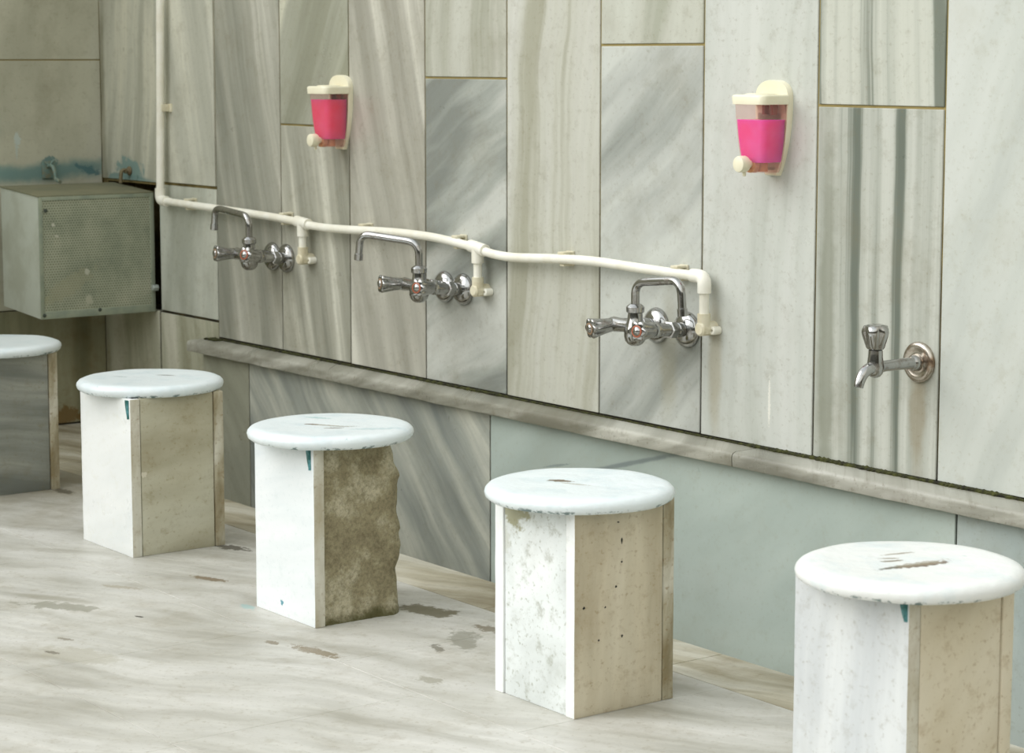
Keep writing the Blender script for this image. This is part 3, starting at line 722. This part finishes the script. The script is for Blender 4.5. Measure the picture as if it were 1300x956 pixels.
def mixer(cx, z, spread, ang, label, sh=0.115, sl=0.17, ring_r=RED, ring_l=BLUE, fz=-0.009, tilt=(0.003, 0.011), fo=-0.004, drop=0.040):
    """local frame: wall at y=0, body axis at y=-0.115"""
    root = empty('mixer_tap', (cx, 0, z))
    tag(root, label, 'tap', 'chrome wall mixer taps')
    Y = -0.115
    fs = [fo + s_ * spread for s_ in (-1, 1)]; tips = (-0.084, 0.084)
    ends = []
    for k, s_ in enumerate((-1, 1)):
        fx = fs[k]; f0 = Vector((fx, 0, fz)); tp = Vector((tips[k], -0.180, tilt[k]))
        q = Vector((fx + (tips[k] - fx) * 0.60, Y, 0.0)); ends.append(q)
        flange(root, fx, fz, 0.042)
        d1 = (q - f0).normalized()
        bm = bmesh.new()
        lathe(bm, f0 + d1 * 0.014, d1, [(0, 0.0150), (0.012, 0.0150), (0.013, 0.0168), (0.030, 0.0168), (0.032, 0.0150), ((q - f0).length - 0.016, 0.0150)], 24)
        build('inlet_union', bm, CHROME, root)
        bm = bmesh.new()
        lathe(bm, f0 + d1 * 0.052, d1, [(0, 0.0150), (0.0015, 0.0205), (0.020, 0.0205), (0.0215, 0.0160)], 6)
        build('nut', bm, CHROME, root, autos=20)
    bm = bmesh.new()
    x0, x1 = ends[0].x, ends[1].x; L = x1 - x0
    lathe(bm, (x0, Y, 0), (1, 0, 0), [(-0.014, 0.010), (-0.010, 0.0160), (0.0, 0.0178), (0.03, 0.0152), (L - 0.03, 0.0152), (L, 0.0178), (L + 0.010, 0.0160), (L + 0.014, 0.010)], 28)
    lathe(bm, (0, Y, 0), (0, 0, 1), [(-0.043, 0.003), (-0.0420, 0.010), (-0.038, 0.017), (-0.031, 0.0225), (-0.021, 0.0252), (-0.008, 0.0255), (0.004, 0.0225), (0.015, 0.0182), (0.030, 0.0168), (0.034, 0.0165)], 30)
    build('body', bm, CHROME, root, autos=50)
    for k, s_ in enumerate((-1, 1)):
        tp = Vector((tips[k], -0.180, tilt[k])); q = ends[k]
        d2 = (tp - q).normalized(); L2 = (tp - q).length
        knob(root, q + d2 * 0.006, d2, ring_r if s_ > 0 else ring_l, L2 - 0.006)
    bm = bmesh.new()
    lathe(bm, (0, Y, 0.033), (0, 0, 1), [(0, 0.0175), (0.002, 0.0205), (0.013, 0.0210), (0.0165, 0.0180), (0.020, 0.0135)], 30)
    build('collar', bm, CHROME, root)
    a = math.radians(ang); D = Vector((math.cos(a), math.sin(a), 0))
    o = Vector((0, Y, 0))
    bm = bmesh.new()
    pts = [o + Vector((0, 0, 0.045)), o + Vector((0, 0, sh)), o + D * (sl - 0.006) + Vector((0, 0, sh + 0.016)), o + D * sl + Vector((0, 0, sh - drop))]
    sweep(bm, round_path(pts, 0.034, 12), 0.0098, 20)
    sp = build('spout', bm, CHROME, root)
    bm = bmesh.new()
    dn = (pts[3] - pts[2]).normalized()
    lathe(bm, pts[3] - dn * 0.004, dn, [(0, 0.0102), (0.001, 0.0116), (0.017, 0.0116), (0.018, 0.0098), (0.012, 0.008)], 24)
    build('aerator', bm, CHROME, sp)
    return root

mixer(-0.698, 0.637, 0.039, 182, 'chrome mixer tap at far left of the row, below the smaller soap dispenser', sh=0.112, sl=0.190, fo=-0.020, fz=-0.013, drop=0.036)
mixer(0.168, 0.618, 0.042, 203, 'middle chrome mixer tap of three, spout swung left', sh=0.112, sl=0.186, fz=-0.012, drop=0.040, tilt=(0.003, 0.006))
mixer(1.038, 0.5945, 0.054, 2, 'chrome mixer tap under the pipe end elbow, spout swung right', sh=0.102, sl=0.156, drop=0.050, tilt=(-0.007, 0.003))

# single cold tap
root = empty('cold_tap', (1.804, 0, 0.588))
tag(root, 'single chrome tap with upright knob and short curved spout, at right under the striped tile', 'tap')
flange(root, 0, 0, 0.042, 'brown tarnished wall flange')
YB = -0.128
bm = bmesh.new()
lathe(bm, (0, -0.006, 0), (0, -1, 0), [(0, 0.017), (0.014, 0.0165), (0.018, 0.0135), (0.022, 0.0118), (0.095, 0.0112), (0.110, 0.0130)], 28)
build('supply_arm', bm, CHROME, root)
bm = bmesh.new()
lathe(bm, (0, YB, -0.022), (0, 0, 1), [(0, 0.003), (0.003, 0.010), (0.010, 0.0155), (0.020, 0.0170), (0.034, 0.0160), (0.042, 0.0148), (0.050, 0.0145), (0.056, 0.0142)], 28)
build('body', bm, CHROME, root)
bm = bmesh.new()
sweep(bm, smooth_path([(0, YB + 0.004, -0.002), (0, YB - 0.015, -0.002), (0, YB - 0.032, -0.010), (0, YB - 0.042, -0.024), (0, YB - 0.046, -0.037)]), lambda t: 0.0130 - 0.0032 * t, 20)
build('spout', bm, CHROME, root)
bm = bmesh.new()
lathe(bm, (0, YB, 0.031), (0, 0, 1), [(0, 0.0130), (0.006, 0.0130)], 24)
build('seal_ring', bm, BLACK, root)
bm = bmesh.new()
ampk = [.04, .08, .14, .18, .18, .14, .06, .02, 0]
prk = [(0.0, 0.0165), (0.003, 0.0185), (0.014, 0.0215), (0.026, 0.0250), (0.034, 0.0264), (0.040, 0.0258), (0.046, 0.0235), (0.049, 0.014), (0.0495, 0.004)]
lathe(bm, (0, YB, 0.0365), (0, 0, 1), prk, 72, lambda th, i: 1 + ampk[i] * (abs(math.cos(2.5 * th + 0.4)) ** 1.3 - 0.5))
h = build('handle', bm, CHROME, root, autos=50)

# ------------------------------------------------------------------ soap dispensers
CREAM = simple('cream_plastic', (234, 229, 204), 0.35, vary=0.25, scale=20, c2=(214, 202, 164))
T = NT('clear_plastic')
T.b.inputs['Base Color'].default_value = (0.90, 0.74, 0.70, 1)
T.b.inputs['Roughness'].default_value = 0.12
T.b.inputs['IOR'].default_value = 1.45
_tr = T.new('BsdfTransparent'); _tr.inputs[0].default_value = (0.96, 0.88, 0.86, 1)
_mx = T.new('MixShader'); _mx.inputs[0].default_value = 0.11
_outm = [n for n in T.n if n.type == 'OUTPUT_MATERIAL'][0]
T.l.new(_tr.outputs[0], _mx.inputs[1]); T.l.new(T.b.outputs[0], _mx.inputs[2]); T.l.new(_mx.outputs[0], _outm.inputs[0])
CLEAR = T.m
def liquid_mat(name, c, c2):
    T = NT(name)
    _sn = T.noise(T.tc.outputs['Object'], 12, 3, 0.5)
    T.l.new(T.mix(T.mr(_sn, 0.35, 0.65, 0, 1), lin(c), lin(c2)), T.b.inputs['Base Color'])
    T.b.inputs['Roughness'].default_value = 0.2
    T.b.inputs['Subsurface Weight'].default_value = 1.0
    T.b.inputs['Subsurface Radius'].default_value = (0.09, 0.02, 0.05)
    T.b.inputs['Subsurface Scale'].default_value = 1.0
    return T.m
PINK1 = liquid_mat('pink_soap_far', (255, 24, 104), (255, 56, 130))
PINK2 = liquid_mat('pink_soap_near', (255, 30, 150), (255, 72, 172))

def rrect(hx, y0, y1, rf, rb, n=6):
    """rounded rectangle outline in xy, front (y0, outer) corners radius rf, back rb"""
    pts = []
    for (cx_, cy_, r, a0) in ((hx - rb, y1 - rb, rb, 0), (-hx + rb, y1 - rb, rb, 90), (-hx + rf, y0 + rf, rf, 180), (hx - rf, y0 + rf, rf, 270)):
        for k in range(n + 1):
            a = math.radians(a0 + 90 * k / n); pts.append((cx_ + r * math.cos(a), cy_ + r * math.sin(a)))
    return [(px_ + 0.002, py_) for px_, py_ in pts]
def loft(bm, secs, cap=True):
    rings = [[bm.verts.new((x, y, z)) for x, y in pts] for z, pts in secs]
    for a, b in zip(rings, rings[1:]):
        n = len(a)
        for k in range(n): bm.faces.new((a[k], a[(k + 1) % n], b[(k + 1) % n], b[k]))
    if cap: bm.faces.new(rings[0]); bm.faces.new(rings[-1])

def body_sec(z):
    """half width, outer y for height z above the dispenser's bottom (0..0.155)"""
    q = max(0.0, min(1.0, z / 0.153))
    hx = 0.027 + 0.0205 * (1 - (1 - q) ** 2.8)
    y0 = -0.074 - 0.012 * q
    return hx, y0
def dispenser(cx, z0, liq, level, label, scale=1.0):
    root = empty('soap_dispenser', (cx, 0, z0))
    tag(root, label, 'soap dispenser', 'wall soap dispensers of pink soap')
    bm = bmesh.new()                        # back plate: dome above, tapering tongue below
    H = 0.205; out = []
    N = 40
    def hw(z):
        if z > 0.165: return 0.0525 * (max(0, 1 - ((z - 0.165) / (H - 0.165)) ** 2.6)) ** 0.42
        q = z / 0.165
        return 0.018 + 0.0345 * (1 - (1 - q) ** 2.3)
    zs = [H * (i / N) for i in range(N)] + [H * 0.985, H * 0.997]
    L = [(hw(z), z) for z in zs]
    outline = [(x, z) for x, z in L] + [(-x, z) for x, z in reversed(L)]
    fr = [bm.verts.new((x * 0.96, -0.014, 0.002 + z * 0.985)) for x, z in outline]
    md = [bm.verts.new((x, -0.010, z)) for x, z in outline]
    bk = [bm.verts.new((x, 0.0, z)) for x, z in outline]
    n = len(outline)
    for A, B in ((fr, md), (md, bk)):
        for k in range(n): bm.faces.new((A[k], A[(k + 1) % n], B[(k + 1) % n], B[k]))
    bm.faces.new(fr); bm.faces.new(bk)
    build('back_plate', bm, CREAM, root, autos=45)
    bm = bmesh.new()                        # container shell
    secs = []
    for i in range(15):
        z = 0.008 + 0.147 * i / 14; hx, y0 = body_sec(z)
        if i == 0: hx -= 0.003; y0 += 0.004
        secs.append((z, rrect(hx, y0, -0.014, 0.016, 0.004)))
    loft(bm, secs)
    build('container', bm, CLEAR, root, autos=50)
    bm = bmesh.new(); secs = []
    for i in range(12):
        z = 0.030 + (level - 0.030) * i / 11; hx, y0 = body_sec(z)
        secs.append((z, rrect(hx - 0.0022, y0 + 0.0022, -0.0165, 0.014, 0.003)))
    loft(bm, secs)
    build('liquid_soap', bm, liq, root, autos=50, label='bright pink liquid soap')
    bm = bmesh.new()                        # lid
    secs = []
    for z, g in ((0.153, 0.0), (0.1535, 0.0035), (0.1695, 0.0045), (0.1725, 0.003), (0.174, 0.0)):
        secs.append((z, rrect(0.0485 + g, -0.0875 - g, -0.012, 0.018, 0.003)))
    loft(bm, secs)
    lathe(bm, (0.0, -0.045, 0.1735), (0, 0, 1), [(0, 0.034), (0.002, 0.033), (0.0032, 0.028), (0.0036, 0.012)], 30)
    build('lid', bm, CREAM, root, autos=45)
    bm = bmesh.new()                        # pump button standing out at the bottom front
    lathe(bm, (0.0, -0.072, 0.027), (0, -1, 0), [(0, 0.0085), (0.012, 0.0085), (0.014, 0.0160), (0.018, 0.0178), (0.032, 0.0178), (0.036, 0.0164), (0.0375, 0.012), (0.038, 0.004)], 32)
    b = build('pump_button', bm, CREAM, root)
    bm = bmesh.new()
    lathe(bm, (0.0, -0.090, 0.013), (0, 0, -1), [(0, 0.004), (0.010, 0.004), (0.012, 0.0028)], 16)
    build('nozzle', bm, CREAM, b)
    bm = bmesh.new()
    lathe(bm, (0.0, -0.060, 0.024), (0, -1, 0), [(0, 0.016), (0.014, 0.016)], 24)
    lathe(bm, (0.006, -0.045, 0.020), (0, 0, 1), [(-0.010, 0.013), (0.008, 0.013), (0.010, 0.010)], 20)
    build('pump', bm, simple('pump_plastic', (214, 160, 120), 0.4, vary=0.4, scale=60, c2=(190, 70, 60)), root)
    bm = bmesh.new()                        # small hooks seen through the clear upper part
    for px_, a in ((-0.004, 0.0), (0.022, 0.0)):
        box(bm, px_ - 0.004, px_ + 0.004, -0.034, -0.020, 0.131, 0.153, 0.001)
    build('refill_catch', bm, simple('catch_plastic', (150, 84, 66), 0.5), root)
    return root
dispenser(1.369, 0.9475, PINK2, 0.121, 'nearer soap dispenser filled with pink soap, on the pale tile at right')
dispenser(-0.371, 0.9480, PINK1, 0.138, 'farther soap dispenser with reddish pink soap, above and between the left mixer taps')

# ------------------------------------------------------------------ perforated metal box in the corner
T = NT('perforated_sheet')
_o = T.tc.outputs['Object']
_s = T.new('SeparateXYZ'); T.l.new(_o, _s.inputs[0])
P = 0.0090
ry = T.math('DIVIDE', _s.outputs[2], P * 0.87)
row = T.math('FLOOR', ry)
off = T.math('MULTIPLY', T.math('MODULO', row, 2.0), 0.5)
fy = T.math('SUBTRACT', T.math('SUBTRACT', ry, row), 0.5)
rx = T.math('ADD', T.math('DIVIDE', _s.outputs[1], P), off)
fx = T.math('SUBTRACT', T.math('SUBTRACT', rx, T.math('FLOOR', rx)), 0.5)
d2 = T.math('ADD', T.math('MULTIPLY', fx, fx), T.math('MULTIPLY', fy, fy))
dot = T.mr(d2, 0.06, 0.12, 1.0, 0.0)
ns = T.noise(_o, 9, 5, 0.6)
base = T.ramp(ns, [(0.32, lin((150, 158, 138))), (0.5, lin((172, 177, 155))), (0.68, lin((190, 192, 170)))])
col = T.mix(T.math('MULTIPLY', dot, 0.62), base, lin((74, 80, 60)))
uv = T.plane('YZ', 0)
col = spots(T, uv, col, [(-0.10, 0.10, 0.09, 0.03, 30, (168, 166, 138), 0.45), (-0.22, 0.055, 0.07, 0.018, 5, (172, 172, 142), 0.4),
                         (-0.04, 0.14, 0.008, 0.012, 0, (205, 206, 190), 0.8), (-0.035, 0.05, 0.012, 0.018, 0, (196, 196, 176), 0.7), (-0.15, 0.29, 0.006, 0.006, 0, (215, 214, 200), 0.8),
                         (-0.19, 0.27, 0.005, 0.003, 0, (215, 214, 200), 0.8), (-0.14, 0.255, 0.008, 0.004, -20, (205, 204, 190), 0.8)])
T.l.new(col, T.b.inputs['Base Color']); T.b.inputs['Roughness'].default_value = 0.45; T.b.inputs['Metallic'].default_value = 0.25
PERF = T.m
SHEET = simple('painted_sheet_metal', (196, 202, 190), 0.45, 0.2, vary=0.45, scale=8, c2=(156, 158, 138))
SHEETD = simple('dusty_sheet_top', (124, 122, 96), 0.7, 0.0, vary=0.5, scale=10, c2=(100, 104, 84))
RIM = simple('box_rim_metal', (160, 168, 148), 0.45, 0.2, vary=0.6, scale=14, c2=(126, 140, 128))
bx = empty('metal_box', (-1.49, -0.20, 0.398))
tag(bx, 'grey-green perforated sheet metal box fixed in the wall corner', 'metal box')
X0, X1, Y0, Y1, ZZ = -0.275, 0.0, -0.198, 0.195, 0.381     # local
TL = 0.018 / 0.275
bm = bmesh.new()
box(bm, X0, X1 - 0.004, Y0, Y1, 0, ZZ - 0.004, 0.002)
for v in bm.verts: v.co.z += -v.co.x * TL
build('housing', bm, SHEET, bx)
bm = bmesh.new()
box(bm, X0 - 0.002, X1 + 0.001, Y0 - 0.003, Y1 + 0.001, ZZ - 0.004, ZZ, 0.001)
for v in bm.verts: v.co.z += -v.co.x * TL
build('top_cover', bm, SHEETD, bx, label='dusty brown top sheet')
bm = bmesh.new()
box(bm, -0.004, 0.0, Y0 + 0.010, Y1 - 0.012, 0.020, ZZ - 0.014)
pf = build('perforated_panel', bm, PERF, bx)
bm = bmesh.new()
b_ = 0.003
box(bm, -0.004, b_, Y0, Y0 + 0.012, 0, ZZ - 0.004, 0.001); box(bm, -0.004, b_, Y1 - 0.014, Y1, 0, ZZ - 0.004, 0.001)
box(bm, -0.004, b_, Y0 + 0.012, Y1 - 0.014, 0, 0.022, 0.001); box(bm, -0.004, b_, Y0 + 0.012, Y1 - 0.014, ZZ - 0.016, ZZ - 0.004, 0.001)
build('front_rim', bm, RIM, bx)
SCREW = simple('dull_screw', (84, 92, 84), 0.5, 0.6)
for (yy, zz) in ((0.0, 0.018), (Y0 + 0.022, 0.335), (Y0 + 0.010, 0.012)):
    bm = bmesh.new(); lathe(bm, (0.003, yy, zz), (1, 0, 0), [(0, 0.006), (0.002, 0.0055), (0.003, 0.002)], 14)
    build('screw', bm, SCREW, bx)
bm = bmesh.new()
lathe(bm, (0.012, Y1 - 0.004, 0.077), (0, 1, 0), [(-0.012, 0.009), (-0.011, 0.0105), (0.006, 0.0105), (0.008, 0.009)], 6)
build('side_bolt', bm, simple('pale_bolt', (176, 184, 178), 0.5, 0.3), bx, autos=20)
# hooks holding it to the walls
HK = simple('painted_hook', (112, 138, 130), 0.6, vary=0.6, scale=60, c2=(140, 120, 84))
RUST = simple('rusty_hook', (120, 112, 84), 0.7, vary=0.7, scale=70, c2=(92, 62, 34))
bm = bmesh.new()
box(bm, -1.849, -1.842, -0.218, -0.170, 0.812, 0.868, 0.002)
sweep(bm, smooth_path([(-1.845, -0.198, 0.850), (-1.815, -0.198, 0.853), (-1.796, -0.197, 0.835), (-1.79, -0.196, 0.812), (-1.76, -0.196, 0.8035)]), 0.006, 12)
sweep(bm, [Vector((-1.842, -0.21, 0.866)), Vector((-1.836, -0.198, 0.852)), Vector((-1.842, -0.180, 0.868))], 0.004, 8)
o = build('wall_hook', bm, HK)
tag(o, 'teal painted metal hook on the left wall above the perforated box', 'hook', 'hooks holding the metal box')
bm = bmesh.new()
sweep(bm, smooth_path([(-1.655, 0.0, 0.838), (-1.655, -0.025, 0.840), (-1.656, -0.032, 0.828), (-1.656, -0.034, 0.800)]), 0.0062, 12)
lathe(bm, (-1.655, -0.001, 0.838), (0, -1, 0), [(0, 0.015), (0.004, 0.015), (0.010, 0.008), (0.018, 0.009), (0.019, 0.004)], 16)
o = build('wall_hook', bm, RUST)
tag(o, 'rusty metal hook on the back wall above the perforated box, beside the pipe', 'hook', 'hooks holding the metal box')
